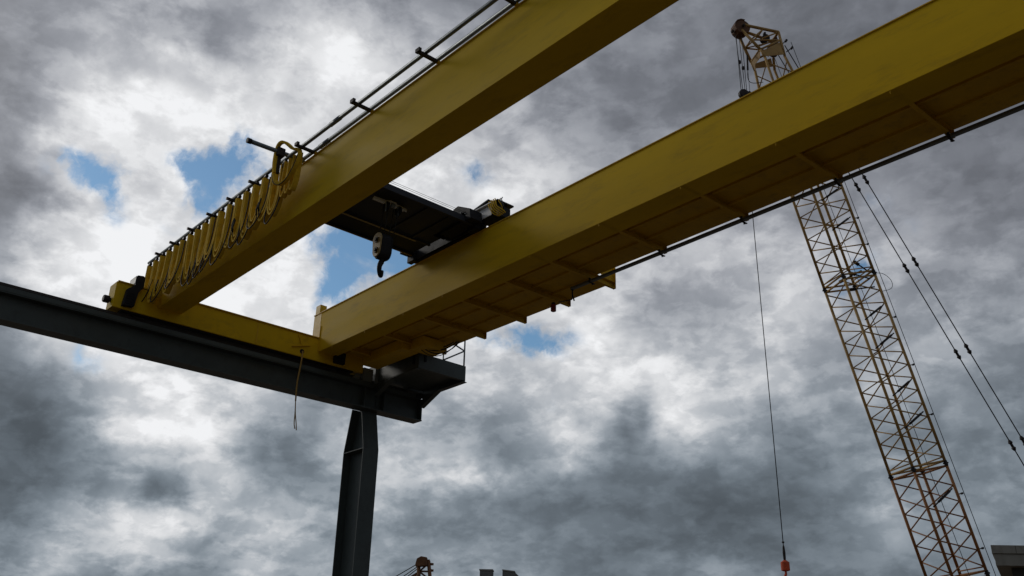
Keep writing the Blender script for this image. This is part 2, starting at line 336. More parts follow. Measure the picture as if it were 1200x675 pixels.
for i in range(nl):
    xa = x0+st*i+rf.uniform(-.02,.02); xb = x0+st*(i+1)+rf.uniform(-.02,.02)
    drop = 1.02+rf.uniform(-.09,.08) - (.12 if i == 0 else 0); sw = rf.uniform(-.05,.03)
    m = MB(); m.ribbon(loop_pts(xa+.02, xb-.02, 8.93, drop, .05+rf.uniform(-.01,.02), sw), .12, .038, (rf.uniform(-.12,.12),1,0)); m.build('cable_loop', CAB, fc)
    m = MB(); m.ribbon(loop_pts(xa+.05, xb-.05, 8.90, drop*rf.uniform(.80,.9), .02, sw-.01), .10, .03, (rf.uniform(-.15,.1),1,0)); m.build('cable_loop', CAB, fc)
    if i in (0,2,4,6,7,8,9,10,12,13,14,16,18):
        m = MB(); m.tube(loop_pts(xa+.03, xb+rf.uniform(-.05,.25), 8.90, drop+rf.uniform(.04,.30), .09, sw-.12, 20), .012, 5); m.build('thin_cable_loop', RUB, fc)
for x, z in ((-15.75,8.15),(-15.7,8.10),(-14.75,8.10),(-14.68,8.16),(-19.3,7.98)):
    m = MB(); m.tube([(x,6.62,z+.28),(x-.02,6.60,z+.12),(x+.01,6.60,z)], .016, 6); m.tube([(x+.01,6.60,z),(x+.03,6.60,z-.10)], .006, 5); m.build('loose_cable_end', RUB, fc)
ta = MB(); ta.tube([(-13.95,5.90,9.045),(-13.95,6.66,9.075),(-13.95,7.02,9.075)], .042, 8); tao = ta.build('tow_arm', STEEL, fc)
MB().tube([(-13.95,5.87,9.043),(-13.95,5.95,9.046)], .052, 8).build('arm_end_cap', BLK, tao)
m = MB(); m.box((-14.02,6.45,8.97),(-13.88,6.60,9.14), .01); m.box((-13.98,6.49,8.62),(-13.93,6.56,8.97), .008); m.build('tow_clamp', DKS, tao)
lpz = [(-13.96,6.48,8.62),(-13.98,6.46,8.80),(-13.97,6.46,9.05),(-13.90,6.46,9.20),(-13.80,6.50,9.22),(-13.70,6.55,9.13),(-13.62,6.62,9.02),(-13.5,6.68,9.0),(-13.42,6.66,8.86),(-13.46,6.62,8.60),(-13.6,6.58,8.38),(-13.80,6.54,8.32),(-13.93,6.5,8.42),(-13.97,6.48,8.6)]
def smooth(pts, it=2):
    pts = [Vector(p) for p in pts]
    for _ in range(it):
        q = [pts[0]]
        for a, b in zip(pts, pts[1:]): q += [a.lerp(b,.25), a.lerp(b,.75)]
        pts = q+[pts[-1]]
    return pts
MB().ribbon(smooth(lpz), .07, .045, (0,1,.1)).build('tow_loop', CAB, fc)
MB().tube(smooth([(p[0]+.05,p[1]-.07,p[2]-.06) for p in lpz[8:]]), .009, 5).build('thin_cable_loop', RUB, fc)
for dx in (0,.16,.32):
    MB().ribbon(loop_pts(-13.98+dx,-13.82+dx,8.95,.78-.05*dx,.03,-.03), .10, .024, (0,1,0)).build('cable_loop', CAB, fc)

# ------------------------------------------------------------------ hoist trolley
ht = thing('hoist_trolley', 'black hoist trolley bridging the two yellow girders with its hook hanging down', 'hoist trolley', (-14.7, 9.1, 9.0))
DZ = 9.10
dk = MB(); dk.box((-15.06,7.35,DZ-.02),(-13.665,10.82,DZ)); dk.box((-13.66,7.35,DZ-.10),(-13.60,10.82,DZ+.03)); dk.box((-15.13,7.35,DZ-.06),(-15.07,10.82,DZ+.02)); dko = dk.build('trolley_frame', NAVY, ht)
dk = MB(); dk.box((-15.74,7.35,DZ-.01),(-15.135,10.82,DZ+.01)); dk.box((-15.80,7.35,DZ-.04),(-15.745,10.82,DZ+.04)); dk.build('side_deck', BLK, ht)
MB().box((-15.815,7.3,DZ-.05),(-15.801,10.85,DZ+.03)).build('edge_strip', YELB, ht)
MB().box((-15.125,7.35,DZ-.075),(-15.085,10.45,DZ-.0605)).build('edge_strip', CREAM, ht)
for y in (7.9, 8.35, 9.75, 10.3):
    MB().box((-15.06,y,DZ-.05),(-13.67,y+.05,DZ-.0205)).build('cross_beam', NAVY, ht)
MB().box((-15.0,7.3,DZ+.005),(-13.7,10.4,DZ+.03)).build('drum_bed', BLK, ht)
MB().lathe((-14.7,7.7,DZ+.24), (0,1,0), [(0,.20),(.03,.20),(.031,.16),(2.3,.16),(2.301,.20),(2.33,.20)], 28).build('rope_drum', DKS, ht)
for y0, y1 in ((10.95,11.13),(7.13,7.33)):
    m = MB(); m.box((-15.98,y0,9.055),(-13.58,y1,9.20), .012); ys = y0-.022 if y0 > 9 else y1+.002; m.box((-15.98,y0+.08 if y0 > 9 else y0,8.992),(-13.58,y1 if y0 > 9 else y1-.08,9.054)); m.box((-15.98,ys,8.97),(-13.58,ys+.02,9.21)); e = m.build('end_carriage', BLK, ht)
    for x in (-15.72,-13.80):
        MB().lathe((x,(y0+y1)/2-.04,9.10), (0,1,0), [(0,.085),(.08,.085)], 20).build('wheel', RAIL, e)
for x0_, x1_, y0, y1 in ((-15.99,-15.74,10.86,10.99),(-13.85,-13.56,10.86,11.0)):
    m = MB(); m.box((x0_,y0,8.93),(x1_,y1,9.20), .01); m.build('rail_guide', BLK, ht)
for y0, y1 in ((10.60,10.92),(7.36,7.44)):
    MB().box((-14.72,y0,9.08),(-13.58,y1,9.24), .01).build('carriage_tie', BLK, ht); MB().box((-15.99,y0+.05,9.09),(-15.72,y1,9.21), .01).build('carriage_tie', BLK, ht)
m = MB()
m.prism([(-14.45,10.60,9.0),(-14.40,10.60,9.2),(-14.03,10.60,9.26),(-14.03,10.60,9.44),(-13.88,10.60,9.47),(-13.45,10.60,9.25),(-13.42,10.60,9.02)], (0,.32,0), .012)
m.build('gearbox', BLK, ht)
for x, z in ((-14.2,9.12),(-13.95,9.34),(-13.75,9.26),(-13.9,9.12),(-13.6,9.18),(-13.72,9.08)):
    MB().lathe((x,10.599,z), (0,-1,0), [(0,.016),(.012,.016)], 6).build('bolt', GRL, ht)
MB().lathe((-14.05,11.15,9.38), (0,1,0), [(0,.12),(.02,.13),(.30,.13),(.33,.1)], 18).build('hoist_motor', BLK, ht)
m = MB(); m.box((-13.62,10.98,9.12),(-13.14,11.34,9.47), .01); pn = m.build('control_panel', BLK, ht)
MB().box((-13.60,10.965,9.14),(-13.20,10.979,9.37)).build('panel_door', WHT, pn)
MB().box((-13.66,10.90,9.38),(-13.16,10.978,9.40)).build('door_hood', WHT, pn)
m = MB(); m.prism([(-14.10,10.95,9.40),(-13.30,10.95,9.51),(-13.30,10.95,9.54),(-14.10,10.95,9.43)], (0,.30,0)); m.build('roof_plate', BLK, pn)
m = MB(); m.box((-13.44,11.0,9.44),(-13.06,11.46,9.475), .005); m.build('roof_plate', BLK, pn)
for k in range(5):
    a = k*.048
    MB().tube(smooth([(-13.27+a,10.95,9.46),(-13.24+a*1.2,10.91,9.36),(-13.16+a,10.90,9.22),(-13.10+a*1.5,10.93,9.10),(-12.98+a,11.0,9.04)]), .013, 6).build('power_cable', CAB, pn)
for k in range(3):
    MB().tube(smooth([(-13.0+.05*k,11.0,9.44),(-12.94+.04*k,10.93,9.34),(-12.84+.04*k,10.93,9.22),(-12.86,11.0,9.08)]), .010, 6).build('power_cable', RUB if k else CAB, pn)
MB().box((-13.10,11.0,9.06),(-12.98,11.3,9.30), .01).build('relay_box', BLK, pn)
for z in (DZ+.07, DZ+.11):
    MB().tube([(-13.60,7.4,z),(-13.60,10.65,z)], .004, 5).build('safety_wire', WIRE, ht)
# hook assembly
hb = MB(); hb.prism([(-14.17,8.70,9.01),(-14.05,8.66,9.01),(-14.04,8.95,9.01),(-13.98,9.0,9.01),(-13.98,9.14,9.01),(-14.04,9.2,9.01),(-14.05,9.44,9.01),(-14.17,9.44,9.01)], (0,0,.025), .004); hb.box((-14.04,8.66,8.95),(-14.03,9.44,9.009), .003); ho = hb.build('equaliser_bar', WHT, ht)
for y in (8.93, 9.22):
    MB().lathe((-14.05,y,8.90), (0,1,0), [(0,.09),(.015,.11),(.045,.11),(.06,.09)], 20).build('upper_sheave', BLK, ho)
    MB().box((-14.03,y-.02,8.76),(-13.985,y+.0,8.98), .01).build('rope_wedge', GRL, ho)
MB().lathe((-14.02,9.05,8.96), (0,1,0), [(0,.04),(.08,.04)], 12).build('pivot_pin', GRL, ho)
for x, y in ((-14.11,8.90),(-13.97,8.92),(-14.11,9.12),(-13.97,9.14)):
    MB().tube([(x,y+.05,8.92),(x+.01,y-.03,8.15)], .009, 5).build('hoist_rope', WIRE, ht)
# block: two sheaves between cheek plates
BX, BY, BZt, BZb = -14.08, 8.97, 8.30, 7.74
def oval(y, w, zt, zb, n=20):
    r = w/2; cz1, cz0 = zt-r, zb+r*.8; pts = []
    for i in range(n//2+1): a = math.pi*i/(n//2); pts.append((BX+r*math.cos(a), y, cz1+r*math.sin(a)))
    for i in range(n//2+1): a = math.pi+math.pi*i/(n//2); pts.append((BX+r*.8*math.cos(a), y, cz0+r*.8*math.sin(a)))
    return pts
m = MB(); m.prism(oval(BY-.11, .30, BZt, BZb), (0,.22,0), .015); hk = m.build('hook_block', BLK, ht)
m = MB(); m.prism(oval(BY-.148, .29, BZt-.01, BZb+.03), (0,.035,0), .008); m.build('cheek_plate', CREAM, hk)
m = MB(); m.prism(oval(BY+.113, .29, BZt-.01, BZb+.03), (0,.03,0), .008); m.build('cheek_plate', BLK, hk)
for z in (8.13, 7.91):
    MB().lathe((BX,BY-.149,z), (0,-1,0), [(0,.062),(.02,.062),(.021,.03),(.04,.03)], 16).build('pin', DKS, hk)
m = MB(); m.tube([(BX,BY,BZb+.05),(BX,BY,BZb-.06)], .045, 10); m.build('hook_shank', BLK, hk)
hp = [(BX+q*.66,BY-q*.75,z) for q,z in ((0,7.70),(.055,7.64),(.11,7.56),(.10,7.47),(.03,7.41),(-.055,7.42),(-.10,7.49),(-.105,7.56))]
MB().tube(smooth(hp,2), .058, 10, r2=.03).build('hook', BLK, hk)

# ------------------------------------------------------------------ rope hanging from the end truck
rp = MB()
rp.tube(smooth([(-19.97,10.66,7.80),(-19.93,10.64,7.6),(-19.93,10.60,7.15),(-19.93,10.58,6.9),(-19.93,10.60,6.5)],2), .020, 7)
rp.tube(smooth([(-19.93,10.60,6.5),(-19.92,10.62,6.2),(-19.92,10.62,5.95),(-19.92,10.66,5.82)],2), .014, 6)
rp.tube(smooth([(-19.93,10.60,6.5),(-19.95,10.64,6.2),(-19.95,10.70,5.95),(-19.95,10.72,5.80)],2), .014, 6)
rp.build('rope', ROPE, label='frayed tan rope dangling from the yellow end truck in front of the runway beam', cat='rope')

# ------------------------------------------------------------------ mobile lattice crane
BC = Vector((-20.812, 42.546, 14.874)); BD = Vector((-.115,-.203,.972)).normalized()
E1 = BD.cross(Vector((0,0,1))).normalized(); E2 = E1.cross(BD)
def B(t, a, b): return BC+BD*t+E1*a+E2*b
FOOT = -16.4
mc = thing('lattice_boom_crane', 'tall crawler crane with a tan and orange lattice boom leaning behind the yellow girder', 'crane', tuple(B(FOOT,0,0).xy)+(GZ,))
PIT = 1.36
def section(t0, t1, h0, h1, mat, lab=None, ends=(1,1), cr=.074, lr=.033, n=None, phase=0):
    o = None
    tt = lambda u: t0+(t1-t0)*u
    hh = lambda u: h0+(h1-h0)*u
    ch = MB(); first = None
    lac = MB()
    for a in (1,-1):
        for b in (1,-1):
            ch.tube([B(t0,a*h0,b*h0), B(t1,a*h1,b*h1)], cr, 8)
    o = ch.build('boom_section', mat, mc, lab)
    L = t1-t0; k = max(1, round((L-.6)/PIT)); pit = (L-.6)/k
    faces = (((1,-1),(1,1),0),((-1,-1),(-1,1),0),((1,-1),(-1,-1),.5),((1,1),(-1,1),.5))
    for c0, c1, ph in faces:
        def P(c, t): h = hh((t-t0)/L)*.97; return B(t, c[0]*h, c[1]*h)
        t = t0+.3+ph*pit
        if ph: lac.tube([P(c0,t0+.3), P(c1,t0+.3)], lr, 6); lac.tube([P(c1,t0+.33),P(c0,t0+.3+.5*pit)], lr, 6)
        while t < t1-.3-.01:
            lac.tube([P(c0,t), P(c1,min(t+pit*.5,t1-.3))], lr, 6)
            if t+pit <= t1-.28: lac.tube([P(c1,t+pit*.5), P(c0,t+pit)], lr, 6)
            t += pit
        for te, fl in ((t0+.12, ends[0]), (t1-.12, ends[1])):
            if fl: lac.tube([P(c0,te), P(c1,te)], lr*1.5, 6)
    lac.build('lacing', mat, o)
    return o
s4 = section(-14.6,-9.77, .9,.9, ORGB, 'lowest orange boom section')
s3 = section(-9.77,-4.73, .9,.9, ORGB)
s2 = section(-4.73,5.03, .9,.9, TANB, 'tan boom section in the middle of the boom')
s1 = section(5.03,14.7, .9,.9, TANB)
s0 = section(14.7,18.3, .9,.62, TANB, 'narrowing top section of the boom', ends=(1,0))
for t in (-9.77,-4.73,5.03,14.7):
    for a in (1,-1):
        for b in (1,-1):
            m = MB(); m.lathe(B(t-.16,a*.9,b*.9), BD, [(0,.06),(.04,.085),(.14,.085),(.18,.085),(.28,.085),(.32,.06)], 10); m.lathe(B(t,a*.9,b*.9)-E2*.13, E2, [(0,.04),(.26,.04)], 8); m.build('splice_pin', DKS, mc)
# pendant bars stowed inside, near the upper splice
for (p, q) in (((5.9,-.5,.3),(5.2,-.6,.86)), ((5.45,-.2,.0),(4.8,-.7,.7)), ((4.6,.0,-.3),(4.35,-.7,.8)), ((5.1,.1,-.5),(5.3,-.7,.4))):
    m = MB(); m.tube([B(*p),B(*q)], .035, 6); m.tube([B(*p),B(*[(x*2+y)/3 for x,y in zip(p,q)])], .085, 6); m.build('stowed_pendant', DKS, mc)
for t in (13.4,12.0,9.9,8.2,3.3,1.8,-.6,-2.2,-5.9):
    m = MB(); m.tube([B(t,-.88,.75),B(t-.62,-.88,-.55)], .035, 6); m.tube([B(t-.08,-.88,.58),B(t-.45,-.88,-.2)], .06, 6); m.build('stowed_pendant', DKS, mc)
m = MB(); m.tube(smooth([B(5.0,-.9,.95),B(4.95,-.9,1.4),B(4.5,-.9,1.75),B(4.05,-.9,1.6),B(4.0,-.9,.95)],3), .014, 5); m.build('hose_loop', RUB, mc)
for t in (13.1,10.6,8.1,6.6,2.6,.1,-2.4,-6.2,-8.7):
    m = MB(); m.tube([B(t,-.9,.9),B(t,-.9,1.13)], .025, 6); m.lathe(B(t,-.95,1.15), E1, [(0,.05),(.1,.05)], 8); m.build('rope_guide', DKS, mc)
# foot
ft = MB()
for a in (1,-1):
    for b in (1,-1): ft.tube([B(-14.6,a*.9,b*.9), B(FOOT,a*.75,0)], .06, 8)
ft.build('boom_foot', ORGB, mc)
# head
HT = (20.62,0,-1.08)
hd = MB()
for a in (1,-1):
    hd.tube([B(18.3,a*.62,.62), B(20.1,a*.42,.95)], .075, 8)
    hd.tube([B(18.3,a*.62,-.62), B(18.9,a*.58,-.70)], .07, 8)
    hd.tube([B(18.9,a*.58,-.70), B(20.5,a*.22,-1.15)], .085, 8)
    hd.tube([B(20.1,a*.42,.95), B(20.85,a*.22,-.95)], .085, 8)
    hd.tube([B(18.9,a*.58,-.70), B(19.5,a*.5,.82)], .06, 8)
    hd.tube([B(19.5,a*.5,.82), B(19.7,a*.38,-.92)], .045, 8)
    hd.tube([B(19.7,a*.38,-.92), B(20.4,a*.32,.1)], .045, 8)
    hd.tube([B(20.1,a*.42,.95), B(19.75,a*.4,-.2)], .045, 8)
hd.tube([B(20.1,.42,.95), B(20.1,-.42,.95)], .07, 8); hd.tube([B(18.9,.58,-.70), B(18.9,-.58,-.70)], .07, 8)
hd.tube([B(19.7,.38,-.92), B(19.7,-.38,-.92)], .04, 8); hd.tube([B(20.4,.32,.1), B(20.4,-.32,.1)], .04, 8); hd.tube([B(19.7,.38,-.92), B(19.5,-.5,.82)], .035, 8)
hdo = hd.build('boom_head', TANB, mc)
def quad(pts, th, nrm): return MB().prism(pts, Vector(nrm)*th)
m = quad([B(18.1,.63,-.62),B(18.9,.60,-.72),B(18.9,-.60,-.72),B(18.55,-.3,-.68),B(18.55,.3,-.68)], .02, -E2); m.build('gusset_plate', TANB, hdo)
m = quad([B(18.75,.62,-.70),B(19.1,.60,.65),B(18.55,.62,.60),B(18.5,.62,-.5)], .02, E1); m.build('gusset_plate', TANB, hdo)
m = quad([B(18.75,-.64,-.70),B(19.3,-.60,.65),B(18.45,-.64,.60),B(18.4,-.64,-.6)], .02, E1); m.build('gusset_plate', TANB, hdo)
m = quad([B(19.5,.30,.80),B(20.0,.30,.85),B(19.4,.3,.2),B(19.0,.3,.3)], .03, E1); m.prism([B(19.5,-.30,.80),B(20.0,-.30,.85),B(19.4,-.3,.2),B(19.0,-.3,.3)], E1*.03); m.build('gusset_plate', HEAD, hdo)
for a in (-.21,-.07,.07,.21):
    MB().lathe(B(20.72,a-.05,-1.02), E1, [(0,.42),(.015,.44),(.04,.38),(.06,.38),(.085,.44),(.10,.42)], 24).build('head_sheave', HEAD, hdo)
m = MB(); m.lathe(B(20.72,-.42,-1.02), E1, [(0,.07),(.84,.07)], 12); m.build('sheave_shaft', DKS, hdo)
gd = MB()
for i in range(7):
    a0 = R(-30+i*28); a1 = R(-30+(i+1)*28)
    for a in (0,):
        p = lambda an, rr: B(20.72+rr*math.sin(an), .30, -1.02-rr*math.cos(an)) if 0 else B(20.72+rr*math.cos(an), .30, -1.02-rr*math.sin(an))
        gd.prism([p(a0,.44),p(a1,.44),p(a1,.50),p(a0,.50)], -E1*.6)
gd.build('sheave_guard', HEAD, hdo)
for a in (-.15,.15):
    MB().lathe(B(19.98,a-.04,.25), E1, [(0,.22),(.04,.18),(.08,.22)], 16).build('deflector_sheave', DKS, hdo)
    MB().lathe(B(19.15,a-.04,.55), E1, [(0,.30),(.04,.26),(.08,.30)], 18).build('deflector_sheave', HEAD, hdo)
for t, b in ((20.35,.35),(19.8,1.55),(19.3,1.75),(20.6,-1.60)):
    m = MB(); m.tube([B(t-.25,0,b*.75),B(t,0,b)], .03, 6); m.lathe(B(t,-.08,b), E1, [(0,.07),(.16,.07)], 8); m.build('anchor_lug', DKS, hdo)
# pendants to the mast behind
PA = B(19.65,0,1.35); PB = B(-16.0,0,8.55)
def pend(t, a):
    u = (t-10.55)/(-5.44-10.55); return B(t, a, 2.85+(6.21-2.85)*u)
for a in (.41,-.41):
    m = MB(); m.tube([pend(19.2,a), pend(-14.5,a)], .028, 6); po = m.build('pendant_line', WIRE, mc)
    for t in (15.3,10.45,5.5,.55,-4.4,-9.3):
        m = MB(); d = (pend(t-1,a)-pend(t,a)).normalized(); m.lathe(pend(t,a)-d*.30, d, [(0,.03),(.05,.07),(.16,.12),(.22,.07),(.38,.07),(.44,.12),(.55,.07),(.60,.03)], 8); m.build('pendant_link', DKS, po)
for a, tb, b0, b1 in ((-.9,18.0,1.25,1.25), (-.9,18.0,1.20,1.27)):
    pass
for (a, b0, b1, r) in ((-.55,1.55,1.60,.016), (-.2,.30,.55,.014)):
    MB().tube([B(19.3,a,b0*.9), B(-15.0,a,b1)], r, 6).build('hoist_line', WIRE, mc)
# front ropes down to the auxiliary block, and the main plumb line with its orange hook block
HX, HY = -23.854, 37.177
for dx, dy in ((-.12,-.05),(.06,.02),(.22,.05)):
    MB().tube([(HX+.05+dx,HY+.1+dy,34.4),(HX+.12+dx*.5,HY+.13+dy,30.6)], .017, 6).build('fall_rope', WIRE, mc)
for dx, z in ((.0,32.4),(.18,31.9)):
    MB().lathe((HX+dx,HY+.12,z), (0,0,1), [(0,.03),(.05,.08),(.2,.08),(.25,.03)], 8).build('rope_socket', DKS, mc)
m = MB(); m.lathe((HX+.25,HY-.05,30.28), E1, [(0,.24),(.05,.28),(.25,.28),(.30,.24)], 20); m.box((HX-.05,HY-.05,30.0),(HX+.55,HY+.25,30.3), .05); m.build('auxiliary_block', DKS, mc)
m = MB(); m.tube([B(19.15,.3,-1.0),B(18.2,.3,-1.28)], .05, 8); m.tube(smooth([B(18.2,.3,-1.28),B(17.6,.3,-1.50),B(17.3,.3,-1.35),B(17.35,.3,-.6)]), .018, 6); m.tube([B(18.2,.3,-1.28),Vector((B(18.2,.3,-1.28).x,B(18.2,.3,-1.28).y,29.5))], .014, 6); m.build('limit_switch_line', DKS, mc)
MB().tube([(HX,HY,34.3),(HX,HY,6.40)], .020, 6).build('main_hoist_rope', WIRE, mc)
m = MB(); m.lathe((HX,HY,5.80), (0,0,1), [(0,.05),(.1,.06),(.35,.065),(.6,.045),(.68,.02)], 10); m.lathe((HX,HY,6.55), (0,0,1), [(0,.03),(.02,.06),(.06,.06),(.08,.03)], 8); m.build('rope_socket', DKS, mc)
m = MB(); m.lathe((HX,HY,5.36), (0,0,1), [(0,.12),(.03,.19),(.37,.19),(.40,.15),(.46,.07)], 24); ob = m.build('overhaul_ball', ORG, mc)
m = MB(); m.tube([(HX,HY,5.4),(HX,HY,5.2)], .05, 8); m.tube(smooth([(HX,HY,5.22),(HX-.02,HY-.12,5.08),(HX-.05,HY-.2,4.95),(HX,HY-.1,4.80),(HX+.03,HY+.06,4.78),(HX+.06,HY+.18,4.9),(HX+.06,HY+.18,5.02)]), .06, 8, r2=.035); m.build('hook', ORG, ob)
# superstructure behind, standing on the ground (mostly below the picture)
fd = Vector((.49,.87,0)).normalized(); sd = Vector((-.87,.49,0)); F0 = Vector((B(FOOT,0,0).x, B(FOOT,0,0).y, 0))
def obox(m, f0, f1, s0, s1, z0, z1):
    p = [F0+fd*f0+sd*s0, F0+fd*f1+sd*s0, F0+fd*f1+sd*s1, F0+fd*f0+sd*s1]
    m.prism([(q.x,q.y,z0) for q in p], (0,0,z1-z0), .04); return m
obox(MB(), -.2, 6.6, -1.5, 1.5, GZ+1.35, GZ+3.0).build('machinery_house', ORGB, mc)
obox(MB(), 6.61, 7.6, -1.7, 1.7, GZ+1.2, GZ+2.9).build('counterweight', DKS, mc)
obox(MB(), -1.2, .8, 1.55, 2.6, GZ+1.3, GZ+3.1).build('cab', ORGB, mc)
obox(MB(), -1.23, -.9, 1.65, 2.5, GZ+2.0, GZ+3.0).build('cab_window', GLASS, mc)
for s in (-2.6, 1.7):
    obox(MB(), -1.5, 5.6, s, s+.9, GZ, GZ+1.1).build('crawler_track', RUB, mc)
obox(MB(), .5, 3.6, -1.68, 1.68, GZ+.5, GZ+1.34).build('undercarriage', DKS, mc)
gm = MB()
for s in (-.41,.41):
    gm.tube([F0+fd*.5+sd*s+Vector((0,0,GZ+2.9)), pend(-14.5,-s)], .08, 8)
    gm.tube([F0+fd*6.4+sd*s+Vector((0,0,GZ+2.9)), pend(-14.5,-s)], .06, 8)
gm.build('gantry_mast', ORGB, mc)

# ------------------------------------------------------------------ far crane, just its head in view
CX, CY, CZ = -58.385, 42.927, 9.42
dc = thing('distant_crane', 'small rusty lattice crane head low in the distance, right of the steel column', 'crane', (CX, CY, GZ))
u = Vector((.604,.689,0)).normalized()   # to the right as seen from the yard
o = Vector((CX,CY,0))
m = MB()
for s in (-.62,.62):
    for q in (-.35,.35):
        m.tube([o+u*(s*.6+.1)+Vector((0,0,CZ-.1))+Vector((.7,-.6,0))*q, o+u*(s*1.2+1.3)+Vector((0,0,GZ))+Vector((.7,-.6,0))*q*2], .13, 6)
for k in range(18):
    z0 = CZ-.3-k*.6; w0 = .36+.02*k; sx = (CZ-z0)*.11
    z1 = z0-.6
    sg = 1 if k%2 else -1
    m.tube([o+u*(-sg*w0+.1+sx)+Vector((0,0,z0)), o+u*(sg*w0+.1+sx+.07)+Vector((0,0,z1))], .07, 5)
    m.tube([o+u*(-w0+.1+sx)+Vector((0,0,z0)), o+u*(w0+.1+sx)+Vector((0,0,z0))], .07, 5)
m.build('mast', RUST, dc)
m = MB(); m.prism([o+u*(-.45)+Vector((0,0,CZ-.5)), o+u*(-.35)+Vector((0,0,CZ-.05)), o+u*(-.05)+Vector((0,0,CZ+.12)), o+u*.40+Vector((0,0,CZ+.05)), o+u*.45+Vector((0,0,CZ-.55)), o+u*(-.40)+Vector((0,0,CZ-.62))], (.45,-.4,0), .03); m.build('mast_head', RUST, dc)
for s, z in ((.72,CZ-.9),(.74,CZ-1.5),(.7,CZ-.45)):
    MB().box((o+u*s+Vector((-.1,-.1,z))), (o+u*s+Vector((.12,.12,z+.16)))).build('head_lug', RUST, dc)
jb = MB()
jt = o+u*(-.3)+Vector((0,0,CZ-1.0)); jd = (u*-1+Vector((0,0,-.62))).normalized()
for off in (Vector((0,0,0)), Vector((0,0,-.55)), Vector((.5,-.4,-.2))): jb.tube([jt+off, jt+off+jd*14], .06, 5)
for k in range(20):
    p = jt+jd*(.7*k); jb.tube([p, p+jd*.35+Vector((0,0,-.55))], .045, 5); jb.tube([p+jd*.35+Vector((0,0,-.55)), p+jd*.7], .045, 5)
jb.build('jib', RUST, dc)
for dz, kz in ((-.35,-.60),(-.55,-.72),(-.7,-.82)):
    p = o+u*(-.3)+Vector((0,0,CZ+dz)); MB().tube([p, p+u*-12+Vector((0,0,12*kz))], .035, 5).build('stay_rope', WIRE, dc)

# ------------------------------------------------------------------ two far concrete stubs
for (x, y, z, w, lab, lean) in ((-55.443,46.796,8.95,.95,'square dark concrete pillar top at the bottom edge, left of the pair',0), (-54.597,47.744,8.97,.95,'dark concrete pillar top with a slanted shoulder, right of the pair',1)):
    z -= .52; t = thing('concrete_pillar', lab, 'pillar', (x,y,GZ), 'far concrete pillars')
    oo = Vector((x,y,0)); v = Vector((.70,-.70,0))
    xo = 0.0 if not lean else .28
    zz = z+.18
    if lean: prof = [(-w/2,GZ),(w/2,GZ),(w/2+.22,zz-.55),(w/2+.38,zz-.35),(w/2+.10,zz-.1),(-w/2+.12,zz)]
    else: prof = [(-w/2,GZ),(w/2,GZ),(w/2,zz),(-w/2,zz)]
    MB().prism([oo+u*(a+xo)+Vector((0,0,b)) for a,b in prof], v*.9, .03).build('shaft', CONC, t)
    if lean: pc = [(-w/2+.10,zz+.004),(w/2+.10,zz-.095),(w/2+.10,zz+.0),(-w/2+.10,zz+.1)]
    else: pc = [(-w/2-.04,zz+.003),(w/2+.04,zz+.003),(w/2+.04,zz+.11),(-w/2-.04,zz+.11)]
    MB().prism([oo+u*(a+xo)+Vector((0,0,b)) for a,b in pc], v*.95, .02).build('cap', CONL, t)

# ------------------------------------------------------------------ building at the right edge
bl = thing('building', 'flat roofed building corner with an olive grey fascia at the lower right edge', 'building', (-18, 70, GZ))
K = Vector((-25.618,63.725,0)); w1 = Vector((1.404,1.441,0)).normalized(); w2 = Vector((-.345,.939,0)).normalized()
def bq(m, a0, a1, b0, b1, z0, z1, bev=.02):
    p = [K+w1*a0+w2*b0, K+w1*a1+w2*b0, K+w1*a1+w2*b1, K+w1*a0+w2*b1]; return m.prism([(q.x,q.y,z0) for q in p], (0,0,z1-z0), bev)
bq(MB(), -.12,30,-.12,20, 9.10,9.62).build('roof_edge', FASC, bl)
bq(MB(), 0,30,0,20, 8.36,9.098).build('fascia', FASC, bl)
for k in range(12): bq(MB(), 1.4+2.4*k,1.43+2.4*k,-.135,-.121, 9.12,9.6,0).build('flashing_joint', WALL, bl)
bq(MB(), .9,29,.9,19.5, GZ,8.359).build('wall', WALL, bl)
for k in range(6):
    bq(MB(), 2.5+4.2*k,5.1+4.2*k,.86,.895, 3.6,6.4).build('window', GLASS, bl)

